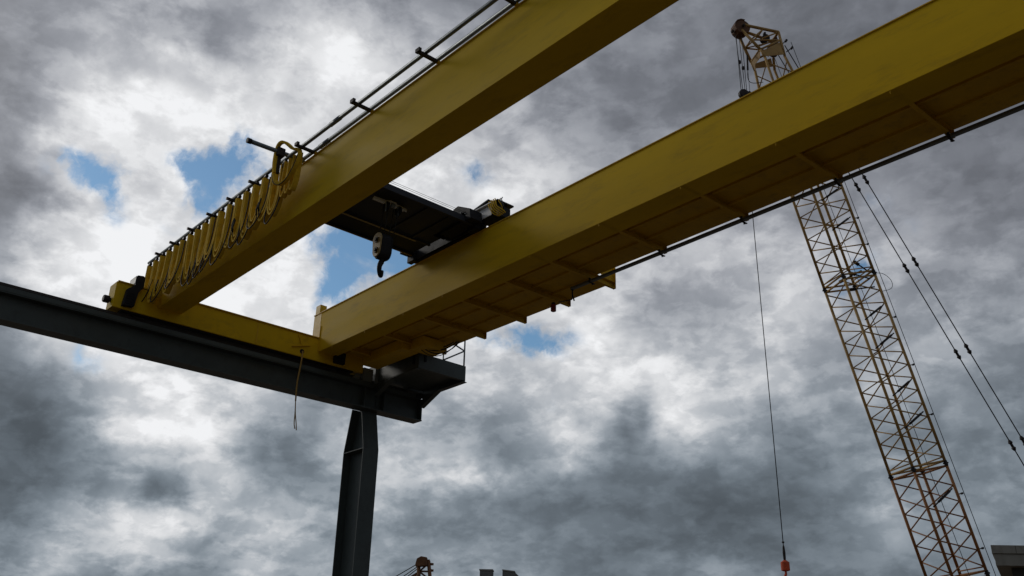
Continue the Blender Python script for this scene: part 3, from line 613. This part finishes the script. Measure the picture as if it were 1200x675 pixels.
# ------------------------------------------------------------------ sky
SKY_F=(-0.751799,0.659392)
SKY=(-38,38,63,2,44,26)
SKYROWS=[
([130,130,130,130,130,130,130,130,130,130,147,169,138,119,130,126,115,113,121,152,166,141,130,145,147,134,130,136,138,138,137,134,126,113,104,99,97,98,107,120,127,130,125,117,114,111,108,107,107,108,108,108,108,108,108,108,108,108,108,108,108,108,108],
 [0,0,0,0,0,0,0,0,0,0,0,0,0,0,0,0,0,0,0,0,0,0,0,0,0,0,0,0,0,0,0,0,0,0,0,0,0,0,0,0,0,0,0,0,0,0,0,0,0,0,0,0,0,0,0,0,0,0,0,0,0,0,0]),
([130,130,130,130,130,130,130,130,130,130,157,165,128,121,132,123,114,114,125,158,164,137,132,147,146,132,130,136,138,138,137,134,125,113,105,99,97,98,106,119,127,130,126,118,114,111,109,107,107,108,108,108,108,108,108,108,108,108,108,108,108,108,108],
 [0,0,0,0,0,0,0,0,0,0,0,0,0,0,0,0,0,0,0,0,0,0,0,0,0,0,0,0,0,0,0,0,0,0,0,0,0,0,0,0,0,0,0,0,0,0,0,0,0,0,0,0,0,0,0,0,0,0,0,0,0,0,0]),
([125,126,126,127,128,128,128,129,129,135,166,157,120,115,125,121,114,115,131,163,161,134,134,148,145,132,131,137,139,139,137,134,126,114,105,100,97,99,106,119,127,130,127,119,115,112,109,108,108,108,108,108,108,108,108,108,108,108,108,108,108,108,108],
 [0,0,0,0,0,0,0,0,0,0,0,0,0,0,0,0,0,0,0,0,0,0,0,0,0,0,0,0,0,0,0,0,0,0,0,0,0,0,0,0,0,0,0,0,0,0,0,0,0,0,0,0,0,0,0,0,0,0,0,0,0,0,0]),
([109,111,113,115,116,117,118,119,121,129,166,172,151,171,187,175,148,131,146,171,165,143,140,145,140,132,132,135,137,138,138,136,129,118,110,104,101,101,107,118,125,128,125,118,114,111,109,108,110,112,111,110,110,110,109,109,109,109,110,110,110,110,111],
 [0,0,0,0,0,0,0,0,0,0,0,0,0,0,0,0,0,0,0,0,0,0,0,0,0,0,0,0,0,0,0,0,0,0,0,0,0,0,0,0,0,0,0,0,0,0,0,0,0,0,0,0,0,0,0,0,0,0,0,0,0,0,0]),
([85,87,89,91,93,95,97,99,102,109,123,149,171,185,197,203,194,177,176,180,176,166,148,132,132,135,128,120,118,120,120,120,118,115,110,104,100,98,97,96,96,96,96,95,96,98,100,104,117,133,127,119,119,118,115,115,115,115,116,116,117,117,118],
 [0,0,0,0,0,0,0,0,0,0,0,0,0,0,0,0,0,0,0,0,0,0,0,0,0,0,0,0,0,0,0,0,0,0,0,0,0,0,0,0,0,0,0,0,0,0,0,0,0,0,0,0,0,0,0,0,0,0,0,0,0,0,0]),
([83,83,82,82,82,82,83,83,85,91,102,116,125,160,114,117,148,170,160,149,153,156,148,144,156,165,156,142,133,126,119,114,110,106,102,99,98,98,96,91,89,87,87,90,93,96,103,113,132,162,144,127,125,124,123,123,123,124,124,124,125,125,125],
 [0,0,0,0,0,0,0,0,0,0,0,0,0,0,0,0,0,0,0,0,0,0,0,0,0,0,0,0,0,0,0,0,0,0,0,0,0,0,0,0,0,0,0,0,0,0,0,0,0,0,0,0,0,0,0,0,0,0,0,0,0,0,0]),
([88,87,86,86,85,85,84,84,83,80,92,117,142,158,160,160,177,180,150,122,108,117,142,161,182,197,198,192,184,176,167,149,130,117,110,107,106,106,107,107,106,104,102,102,103,104,111,123,133,140,136,129,125,123,122,122,121,120,120,119,118,117,116],
 [0,0,0,0,0,0,0,0,0,0,0,0,0,0,0,0,0,0,0,0,0,0,0,0,0,0,0,0,0,0,0,0,0,0,0,0,0,0,0,0,0,0,0,0,0,0,0,0,0,0,0,0,0,0,0,0,0,0,0,0,0,0,0]),
([96,95,94,93,92,91,90,89,90,95,117,151,204,218,241,242,221,194,158,133,119,124,157,165,166,171,174,171,155,139,129,121,144,159,175,165,126,111,123,151,166,160,150,134,122,118,118,121,123,124,123,122,120,117,116,115,115,115,115,115,115,115,116],
 [0,0,0,0,0,0,0,0,0,0,0,0,0,0,0,0,0,0,0,0,0,0,0,0,0,0,0,0,0,0,0,0,0,0,0,0,0,0,0,0,0,0,0,0,0,0,0,0,0,0,0,0,0,0,0,0,0,0,0,0,0,0,0]),
([101,100,99,98,97,97,96,97,109,125,147,169,191,211,228,225,202,184,167,149,134,133,144,148,145,148,158,161,150,140,140,147,168,194,193,169,135,106,130,206,221,204,185,164,146,139,136,134,132,131,131,131,129,125,122,119,118,118,119,120,121,122,124],
 [0,0,0,0,0,0,0,0,0,0,0,0,0,0,0,0,0,0,0,0,0,0,0,0,0,0,0,0,0,0,0,0,0,0,0,0,0,0,0,0,0,0,0,0,0,0,0,0,0,0,0,0,0,0,0,0,0,0,0,0,0,0,0]),
([128,122,116,111,107,104,102,111,147,168,181,197,210,214,213,205,192,189,187,174,157,148,145,141,137,142,159,170,170,171,177,184,193,203,204,199,195,188,179,199,204,197,188,178,169,164,160,156,152,150,148,146,143,140,136,131,130,132,133,135,137,139,140],
 [0,0,0,0,0,0,0,0,0,10,47,29,5,0,0,0,0,0,0,0,0,0,0,0,0,0,0,0,0,0,0,0,7,42,0,0,0,0,0,0,0,0,0,0,0,0,0,0,0,0,0,0,0,0,0,0,0,0,0,0,0,0,0]),
([146,146,144,141,137,132,127,149,190,204,212,226,236,236,233,234,231,227,222,212,201,190,181,173,167,170,182,189,190,190,195,200,201,202,207,214,215,211,205,200,193,187,183,183,184,179,172,166,161,159,160,159,157,155,152,147,143,142,141,140,139,138,136],
 [0,0,0,0,0,0,0,0,0,0,0,0,0,0,0,0,0,0,0,0,0,0,0,0,0,0,0,0,1,5,10,11,6,2,0,0,0,0,0,0,0,0,0,0,0,0,0,0,0,0,0,0,0,0,0,0,0,0,0,0,0,0,0]),
([140,142,143,145,146,145,145,183,218,226,231,237,239,235,236,242,244,241,238,235,230,222,214,207,202,203,208,208,203,199,199,200,197,195,201,213,214,202,190,183,179,178,182,189,193,187,178,171,166,163,161,159,157,155,152,145,137,134,132,131,130,129,128],
 [0,0,0,0,0,0,0,0,0,0,0,0,0,0,0,0,0,0,0,0,0,1,1,0,0,0,0,0,2,19,65,115,137,121,52,15,0,0,0,0,0,0,0,0,0,0,0,0,0,0,0,1,0,0,0,0,0,0,0,0,0,0,0]),
([131,133,135,137,138,134,141,186,221,235,241,242,239,233,233,238,239,236,234,232,229,222,216,210,206,204,205,204,201,199,197,196,195,199,198,198,196,186,177,171,167,163,162,167,175,177,174,170,166,162,156,152,150,149,146,140,131,128,127,126,125,124,123],
 [0,0,0,0,0,0,0,0,0,0,0,0,0,0,0,0,0,0,0,0,1,70,78,4,1,1,1,0,0,0,2,5,19,3,0,0,0,0,0,0,0,0,0,0,0,0,0,13,90,93,22,2,0,0,0,0,0,0,0,0,0,0,0]),
([129,127,127,128,126,119,126,165,206,232,241,242,239,234,233,234,235,236,234,231,225,217,211,208,206,203,201,201,201,201,198,195,193,191,187,182,177,172,169,166,164,164,164,167,171,172,169,166,164,161,156,151,147,143,140,136,127,123,121,119,118,117,116],
 [0,0,0,0,0,0,0,0,0,0,0,0,0,0,0,0,0,0,0,0,8,68,154,99,75,80,86,53,13,1,0,0,0,0,0,0,0,0,0,0,0,0,0,0,0,0,0,4,37,84,32,0,0,0,0,0,0,0,0,0,0,0,0]),
([141,138,136,133,127,112,98,117,175,211,220,226,234,235,229,226,229,233,232,227,219,209,204,206,208,209,210,213,217,218,214,209,205,199,193,184,178,175,173,172,172,174,176,176,175,171,165,159,158,156,152,147,141,135,131,127,120,115,114,112,111,110,109],
 [0,0,0,0,0,0,1,2,0,1,68,7,14,53,21,14,1,0,0,2,44,138,191,255,255,255,255,199,53,5,0,0,0,0,0,0,0,0,0,0,0,0,0,0,0,0,0,0,0,0,3,20,23,3,0,0,0,0,0,0,0,0,0]),
([141,142,142,142,139,139,148,159,194,212,213,219,231,233,222,215,216,218,221,221,219,214,212,215,217,218,220,223,231,234,225,215,207,200,191,182,175,170,168,166,166,167,168,166,163,158,151,145,142,142,139,136,131,124,120,117,113,110,108,107,106,105,105],
 [0,0,0,0,0,0,1,50,124,183,126,34,12,42,178,176,28,2,0,0,4,21,47,82,106,112,91,47,12,1,0,0,0,0,0,0,0,0,0,0,0,0,0,0,0,0,0,0,0,2,38,26,3,0,0,0,0,0,0,0,0,0,0]),
([135,137,138,139,136,149,183,209,222,226,224,225,229,225,215,213,216,218,218,219,219,219,220,223,225,226,226,223,219,215,210,203,196,187,179,170,163,157,154,152,153,152,151,149,145,141,135,130,127,125,123,121,118,114,112,110,108,106,104,104,104,103,103],
 [0,0,0,0,0,0,0,0,0,0,1,5,21,160,224,206,170,90,14,1,0,0,0,1,3,3,2,1,5,12,3,0,0,0,0,0,0,0,0,0,0,0,0,0,0,3,20,8,0,0,0,0,0,0,0,0,0,0,0,0,0,0,0]),
([126,128,131,132,129,134,157,195,218,217,224,234,234,225,217,219,227,229,224,219,212,206,204,205,206,207,207,208,207,202,194,185,178,171,162,153,146,143,141,141,141,140,138,134,131,127,123,118,114,111,109,108,107,107,106,106,106,104,103,103,102,102,102],
 [0,0,0,0,0,0,0,0,0,0,0,0,0,0,29,117,67,3,0,0,0,0,0,0,0,0,0,2,28,60,26,3,0,0,0,0,0,0,0,0,0,0,0,0,0,0,0,0,0,0,0,0,0,0,0,0,0,0,0,0,0,0,0]),
([121,122,124,124,124,137,158,186,207,221,240,253,249,240,233,231,231,227,221,215,209,201,194,189,186,183,183,187,190,185,174,164,158,152,144,135,129,128,129,130,131,130,126,122,119,117,113,110,107,106,105,105,105,105,105,105,104,103,101,101,100,100,100],
 [0,0,0,0,0,0,0,0,0,0,0,0,0,0,0,1,1,0,0,0,0,0,0,0,0,0,0,0,3,2,2,0,0,0,0,0,0,0,0,0,0,0,0,0,0,0,0,0,0,0,0,0,0,0,0,0,0,0,0,0,0,0,0]),
([118,119,121,124,131,142,155,168,178,187,198,209,211,207,210,218,220,215,202,204,213,212,202,191,183,176,172,171,171,167,160,153,148,142,134,126,121,121,122,122,122,120,117,114,111,109,107,106,104,104,105,104,104,105,105,105,104,102,100,99,99,99,99],
 [0,0,0,0,0,0,0,0,0,0,0,0,0,0,0,0,0,0,0,0,0,0,0,0,0,0,0,0,0,0,0,0,0,0,0,0,0,0,0,0,0,0,0,0,0,0,0,0,0,0,0,0,0,0,0,0,0,0,0,0,0,0,0]),
([118,118,119,123,131,138,146,153,159,164,169,172,161,144,150,176,205,219,209,213,219,217,206,193,183,173,166,161,157,154,151,146,141,134,129,123,120,119,120,119,118,117,115,113,110,108,106,105,104,104,105,105,105,105,104,103,101,100,100,99,100,100,100],
 [0,0,0,0,0,0,0,0,0,0,0,0,0,0,0,0,0,0,0,0,0,0,0,0,0,0,0,0,0,0,0,0,0,0,0,0,0,0,0,0,0,0,0,0,0,0,0,0,0,0,0,0,0,0,0,0,0,0,0,0,0,0,0]),
([118,118,118,122,129,135,141,146,150,153,155,156,150,143,149,160,170,180,190,200,209,209,200,190,180,171,163,158,153,149,146,141,134,128,126,126,127,126,125,123,121,119,117,116,113,110,108,106,105,104,104,105,105,104,102,100,99,99,100,100,100,100,100],
 [0,0,0,0,0,0,0,0,0,0,0,0,0,0,0,0,0,0,0,0,0,0,0,0,0,0,0,0,0,0,0,0,0,0,0,0,0,0,0,0,0,0,0,0,0,0,0,0,0,0,0,0,0,0,0,0,0,0,0,0,0,0,0]),
([118,118,119,125,130,136,141,146,150,153,155,154,151,149,148,147,150,154,158,161,163,164,161,158,153,148,143,140,136,133,131,128,124,121,121,123,124,124,123,122,120,119,116,114,112,110,109,107,105,104,104,105,105,105,103,100,99,99,100,100,100,100,100],
 [0,0,0,0,0,0,0,0,0,0,0,0,0,0,0,0,0,0,0,0,0,0,0,0,0,0,0,0,0,0,0,0,0,0,0,0,0,0,0,0,0,0,0,0,0,0,0,0,0,0,0,0,0,0,0,0,0,0,0,0,0,0,0]),
([118,118,122,127,133,138,143,147,151,153,155,153,150,149,147,148,151,154,154,152,150,146,142,138,133,129,124,121,117,114,112,111,113,114,115,117,118,119,119,119,119,118,116,113,111,110,110,108,106,104,104,104,105,105,104,101,99,99,100,100,100,100,100],
 [0,0,0,0,0,0,0,0,0,0,0,0,0,0,0,0,0,0,0,0,0,0,0,0,0,0,0,0,0,0,0,0,0,0,0,0,0,0,0,0,0,0,0,0,0,0,0,0,0,0,0,0,0,0,0,0,0,0,0,0,0,0,0]),
([118,120,125,130,135,140,145,149,152,154,154,152,150,148,147,148,152,154,154,152,149,145,141,137,132,128,124,120,117,114,112,111,113,114,115,116,118,119,119,119,119,118,116,113,111,111,110,109,106,104,104,104,105,105,104,102,100,99,99,100,100,100,100],
 [0,0,0,0,0,0,0,0,0,0,0,0,0,0,0,0,0,0,0,0,0,0,0,0,0,0,0,0,0,0,0,0,0,0,0,0,0,0,0,0,0,0,0,0,0,0,0,0,0,0,0,0,0,0,0,0,0,0,0,0,0,0,0]),
([118,122,127,133,138,143,147,150,153,154,154,151,149,148,147,149,153,155,153,151,148,145,141,136,132,127,123,120,117,114,112,111,113,114,115,116,117,118,119,119,119,118,116,114,112,111,110,109,107,105,104,104,105,105,105,103,100,99,99,100,100,100,100],
 [0,0,0,0,0,0,0,0,0,0,0,0,0,0,0,0,0,0,0,0,0,0,0,0,0,0,0,0,0,0,0,0,0,0,0,0,0,0,0,0,0,0,0,0,0,0,0,0,0,0,0,0,0,0,0,0,0,0,0,0,0,0,0])]

wd = bpy.data.worlds.new('World'); sc.world = wd; wd.use_nodes = True
nt = wd.node_tree; nt.nodes.clear(); N = nt.nodes; L = nt.links
def nd(t, **k):
    x = N.new(t)
    for a, b in k.items(): setattr(x, a, b)
    return x
def lk(a, b): L.new(a, b)
def setin(sock, v):
    if hasattr(v, 'links') or isinstance(v, bpy.types.NodeSocket): L.new(v, sock)
    else: sock.default_value = v
def mth(op, a, b=0.0, c=0.0, clamp=False):
    n = nd('ShaderNodeMath', operation=op, use_clamp=clamp); setin(n.inputs[0], a); setin(n.inputs[1], b); setin(n.inputs[2], c); return n.outputs[0]
def vmt(op, a, b=(0,0,0), out=0):
    n = nd('ShaderNodeVectorMath', operation=op); setin(n.inputs[0], a); setin(n.inputs[1], b); return n.outputs['Value'] if op == 'DOT_PRODUCT' else n.outputs[0]
def mix(f, a, b, ty='RGBA'):
    n = nd('ShaderNodeMix', data_type=ty); i, j = (6,7) if ty == 'RGBA' else (2,3)
    setin(n.inputs[0], f); setin(n.inputs[i], a); setin(n.inputs[j], b); return n.outputs[2 if ty == 'RGBA' else 0]
def noise(vec, scale, detail, rough, off=(0,0,0), dist=0):
    v = vmt('ADD', vec, off); n = nd('ShaderNodeTexNoise'); L.new(v, n.inputs['Vector'])
    n.inputs['Scale'].default_value = scale; n.inputs['Detail'].default_value = detail; n.inputs['Roughness'].default_value = rough; n.inputs['Distortion'].default_value = dist
    return n
def rng(v, a, b, c=0.0, d=1.0, smooth=True):
    n = nd('ShaderNodeMapRange', interpolation_type='SMOOTHSTEP' if smooth else 'LINEAR'); setin(n.inputs[0], v); n.inputs[1].default_value = a; n.inputs[2].default_value = b; n.inputs[3].default_value = c; n.inputs[4].default_value = d; return n.outputs[0]
SUN_AZ, SUN_EL = R(197), R(27)
sd_ = Vector((math.cos(SUN_AZ)*math.cos(SUN_EL), math.sin(SUN_AZ)*math.cos(SUN_EL), math.sin(SUN_EL)))
tc = nd('ShaderNodeTexCoord'); D = vmt('NORMALIZE', tc.outputs['Generated'])
# cloud shapes billow: the direction is warped by turbulence before the cloud table is read
wn = noise(D, 9, 5, .55); wv = vmt('SUBTRACT', wn.outputs['Color'], (.5,.5,.5)); wv = vmt('MULTIPLY', wv, (.024,)*3)
wn2 = noise(D, 34, 4, .6, (3,1,2)); wv2 = vmt('MULTIPLY', vmt('SUBTRACT', wn2.outputs['Color'], (.5,.5,.5)), (.022,)*3)
W = vmt('NORMALIZE', vmt('ADD', vmt('ADD', D, wv), wv2))
fx, fy = SKY_F
xr = vmt('DOT_PRODUCT', W, (fy,-fx,0)); yr = vmt('DOT_PRODUCT', W, (fx,fy,0)); sp = nd('ShaderNodeSeparateXYZ'); L.new(W, sp.inputs[0])
az = mth('ARCTAN2', xr, yr); el = mth('ARCSINE', sp.outputs[2])
A0,A1,NA,E0,E1_,NE = SKY
u_ = mth('DIVIDE', mth('SUBTRACT', az, R(A0)), R(A1-A0)); v_ = mth('MULTIPLY', mth('DIVIDE', mth('SUBTRACT', el, R(E0)), R(E1_-E0)), NE-1)
uL = mth('MULTIPLY', u_, 2.0, clamp=True); uR = mth('SUBTRACT', mth('MULTIPLY', u_, 2.0), 1.0, clamp=True); side = mth('GREATER_THAN', u_, .5)
def ramp(fac, vals):
    r = nd('ShaderNodeValToRGB'); L.new(fac, r.inputs[0]); e = r.color_ramp.elements; n = len(vals)
    while len(e) < n: e.new(.5)
    for i in range(n): e[i].position = i/(n-1)
    for i, (a, b) in enumerate(vals): e[i].color = (a/255, b/160, 0, 1)
    return r.outputs[0]
acc = None
for j, (ra, rb_) in enumerate(SKYROWS):
    vals = list(zip(ra, rb_))
    row = mix(side, ramp(uL, vals[:32]), ramp(uR, vals[31:]))
    acc = row if acc is None else mix(rng(v_, j-1, j), acc, row)
sp2 = nd('ShaderNodeSeparateColor'); L.new(acc, sp2.inputs[0]); bri, blu = sp2.outputs[0], sp2.outputs[1]
# beyond the surveyed part of the sky the clouds go on as plain turbulence
sp3 = nd('ShaderNodeSeparateXYZ'); L.new(D, sp3.inputs[0])
azs = mth('ABSOLUTE', mth('ARCTAN2', vmt('DOT_PRODUCT', D, (fy,-fx,0)), vmt('DOT_PRODUCT', D, (fx,fy,0)))); els = mth('ARCSINE', sp3.outputs[2])
inside = mth('MULTIPLY', rng(azs, R(36), R(48), 1, 0), rng(els, R(42), R(54), 1, 0))
flat = nd('ShaderNodeCombineXYZ'); zz_ = mth('ADD', mth('ABSOLUTE', sp3.outputs[2]), .22); L.new(mth('DIVIDE', sp3.outputs[0], zz_), flat.inputs[0]); L.new(mth('DIVIDE', sp3.outputs[1], zz_), flat.inputs[1])
gn = noise(flat.outputs[0], 1.6, 8, .55); gb = rng(gn.outputs['Fac'], .32, .68, .24, .58)
bri = mix(inside, gb, bri, 'FLOAT'); blu = mth('MULTIPLY', blu, inside)
# fine billows
dn = noise(W, 9.5, 10, .56, (5,2,8), .25); dn2 = noise(W, 27, 8, .6, (1,7,3)); bl1 = noise(D, 15, 7, .55, (9,4,1), .4)
bil = mth('SUBTRACT', .28, mth('ABSOLUTE', mth('SUBTRACT', bl1.outputs['Fac'], .5)))
bil = mth('MULTIPLY', mth('SUBTRACT', bil, .19), .25)
fl2 = nd('ShaderNodeCombineXYZ'); z2_ = mth('ADD', mth('ABSOLUTE', sp3.outputs[2]), .50); L.new(mth('DIVIDE', sp3.outputs[0], z2_), fl2.inputs[0]); L.new(mth('DIVIDE', sp3.outputs[1], z2_), fl2.inputs[1]); L.new(mth('MULTIPLY', sp3.outputs[2], 1.15), fl2.inputs[2]); DS = fl2.outputs[0]
l1 = noise(DS, 9, 9, .55, (2,6,1), .2); e1_ = mth('SUBTRACT', rng(l1.outputs['Fac'], .44, .58), .5)
l2 = noise(DS, 23, 8, .58, (8,3,4), .2); e2_ = mth('SUBTRACT', rng(l2.outputs['Fac'], .44, .60), .45)
l3 = noise(DS, 54, 6, .6, (4,4,9), .1); e3_ = mth('SUBTRACT', l3.outputs['Fac'], .5)
lump = mth('ADD', mth('ADD', mth('MULTIPLY', e1_, .105), mth('MULTIPLY', e2_, .07)), mth('MULTIPLY', e3_, .055))
dd = mth('ADD', lump, mth('ADD', mth('MULTIPLY', mth('SUBTRACT', dn.outputs['Fac'], .5), .18), mth('ADD', bil, mth('MULTIPLY', mth('SUBTRACT', dn2.outputs['Fac'], .5), .10))))
amp = rng(bri, .36, .66, .42, 1.0)
bri = mth('ADD', bri, mth('MULTIPLY', dd, amp)); bri = mth('MINIMUM', mth('MAXIMUM', mth('ADD', mth('MULTIPLY', bri, .975), .048), .35), .955)
lin = mth('POWER', bri, 2.25)
dtint = mix(rng(els, R(11), R(27)), (.83,1.0,1.17,1), (.925,.985,1.13,1))
tint = mix(rng(bri, .42, .93), dtint, (.98,.99,1.01,1))
cl = nd('ShaderNodeVectorMath', operation='SCALE'); L.new(tint, cl.inputs[0]); L.new(lin, cl.inputs[3])
# sun glow spreading through the cloud deck, left of the yard
sdot = vmt('DOT_PRODUCT', D, tuple(sd_)); glow = mth('POWER', mth('MAXIMUM', sdot, 0), 40); glow = mth('MULTIPLY', glow, 1.0)
gv = nd('ShaderNodeVectorMath', operation='SCALE'); gv.inputs[0].default_value = (1,.96,.90); L.new(glow, gv.inputs[3])
cloud = vmt('ADD', cl.outputs[0], gv.outputs[0])
sky = nd('ShaderNodeTexSky', sky_type='NISHITA'); sky.sun_disc = False; sky.sun_elevation = SUN_EL; sky.sun_rotation = math.pi/2-SUN_AZ; sky.altitude = 0; sky.air_density = 1.0; sky.dust_density = .3; sky.ozone_density = .6
skc = nd('ShaderNodeVectorMath', operation='MULTIPLY'); L.new(sky.outputs[0], skc.inputs[0]); skc.inputs[1].default_value = (.76,.98,1.06)
bm_ = mth('ADD', blu, mth('MULTIPLY', mth('ADD', mth('MULTIPLY', mth('SUBTRACT', dn.outputs['Fac'], .5), 1.6), mth('MULTIPLY', mth('SUBTRACT', dn2.outputs['Fac'], .5), 2.6)), rng(blu, .02, .4))); veil = noise(DS, 4.5, 9, .62, (7,7,2), .5); cover = mth('MAXIMUM', rng(bm_, .06, .86, 1, 0), rng(veil.outputs['Fac'], .50, .78, 0, .8))
bgS = nd('ShaderNodeBackground'); L.new(skc.outputs[0], bgS.inputs[0]); bgS.inputs[1].default_value = .095
bgC = nd('ShaderNodeBackground'); L.new(cloud, bgC.inputs[0]); bgC.inputs[1].default_value = 1.0
ms = nd('ShaderNodeMixShader'); L.new(cover, ms.inputs[0]); L.new(bgS.outputs[0], ms.inputs[1]); L.new(bgC.outputs[0], ms.inputs[2])
wo = nd('ShaderNodeOutputWorld'); L.new(ms.outputs[0], wo.inputs[0])

sl = bpy.data.lights.new('sun', 'SUN'); sl.energy = .5; sl.angle = R(14); sl.color = (1,.95,.87)
so = bpy.data.objects.new('sun', sl); C.objects.link(so); so.rotation_euler = sd_.to_track_quat('Z', 'Y').to_euler(); so.location = (0,0,40)

# ------------------------------------------------------------------ camera
cam = bpy.data.cameras.new('camera'); cam.sensor_width = 36; cam.lens = 1101.7825/1200*36; cam.clip_end = 6000; cam.clip_start = .05
co = bpy.data.objects.new('camera', cam); C.objects.link(co)
Mx = [[0.6659107, 0.7457544, 0.0203293], [-0.2864199, 0.2807263, -0.9160548], [-0.6888589, 0.604188, 0.4005375]]
rot = Matrix(((Mx[0][0],-Mx[1][0],-Mx[2][0]),(Mx[0][1],-Mx[1][1],-Mx[2][1]),(Mx[0][2],-Mx[1][2],-Mx[2][2])))
co.matrix_world = Matrix.Translation((0,0,EYE)) @ rot.to_4x4()
sc.camera = co
sc.render.engine = 'CYCLES'
sc.view_settings.view_transform = 'Standard'; sc.view_settings.look = 'None'; sc.view_settings.exposure = 0; sc.view_settings.gamma = 1
sc.cycles.max_bounces = 6
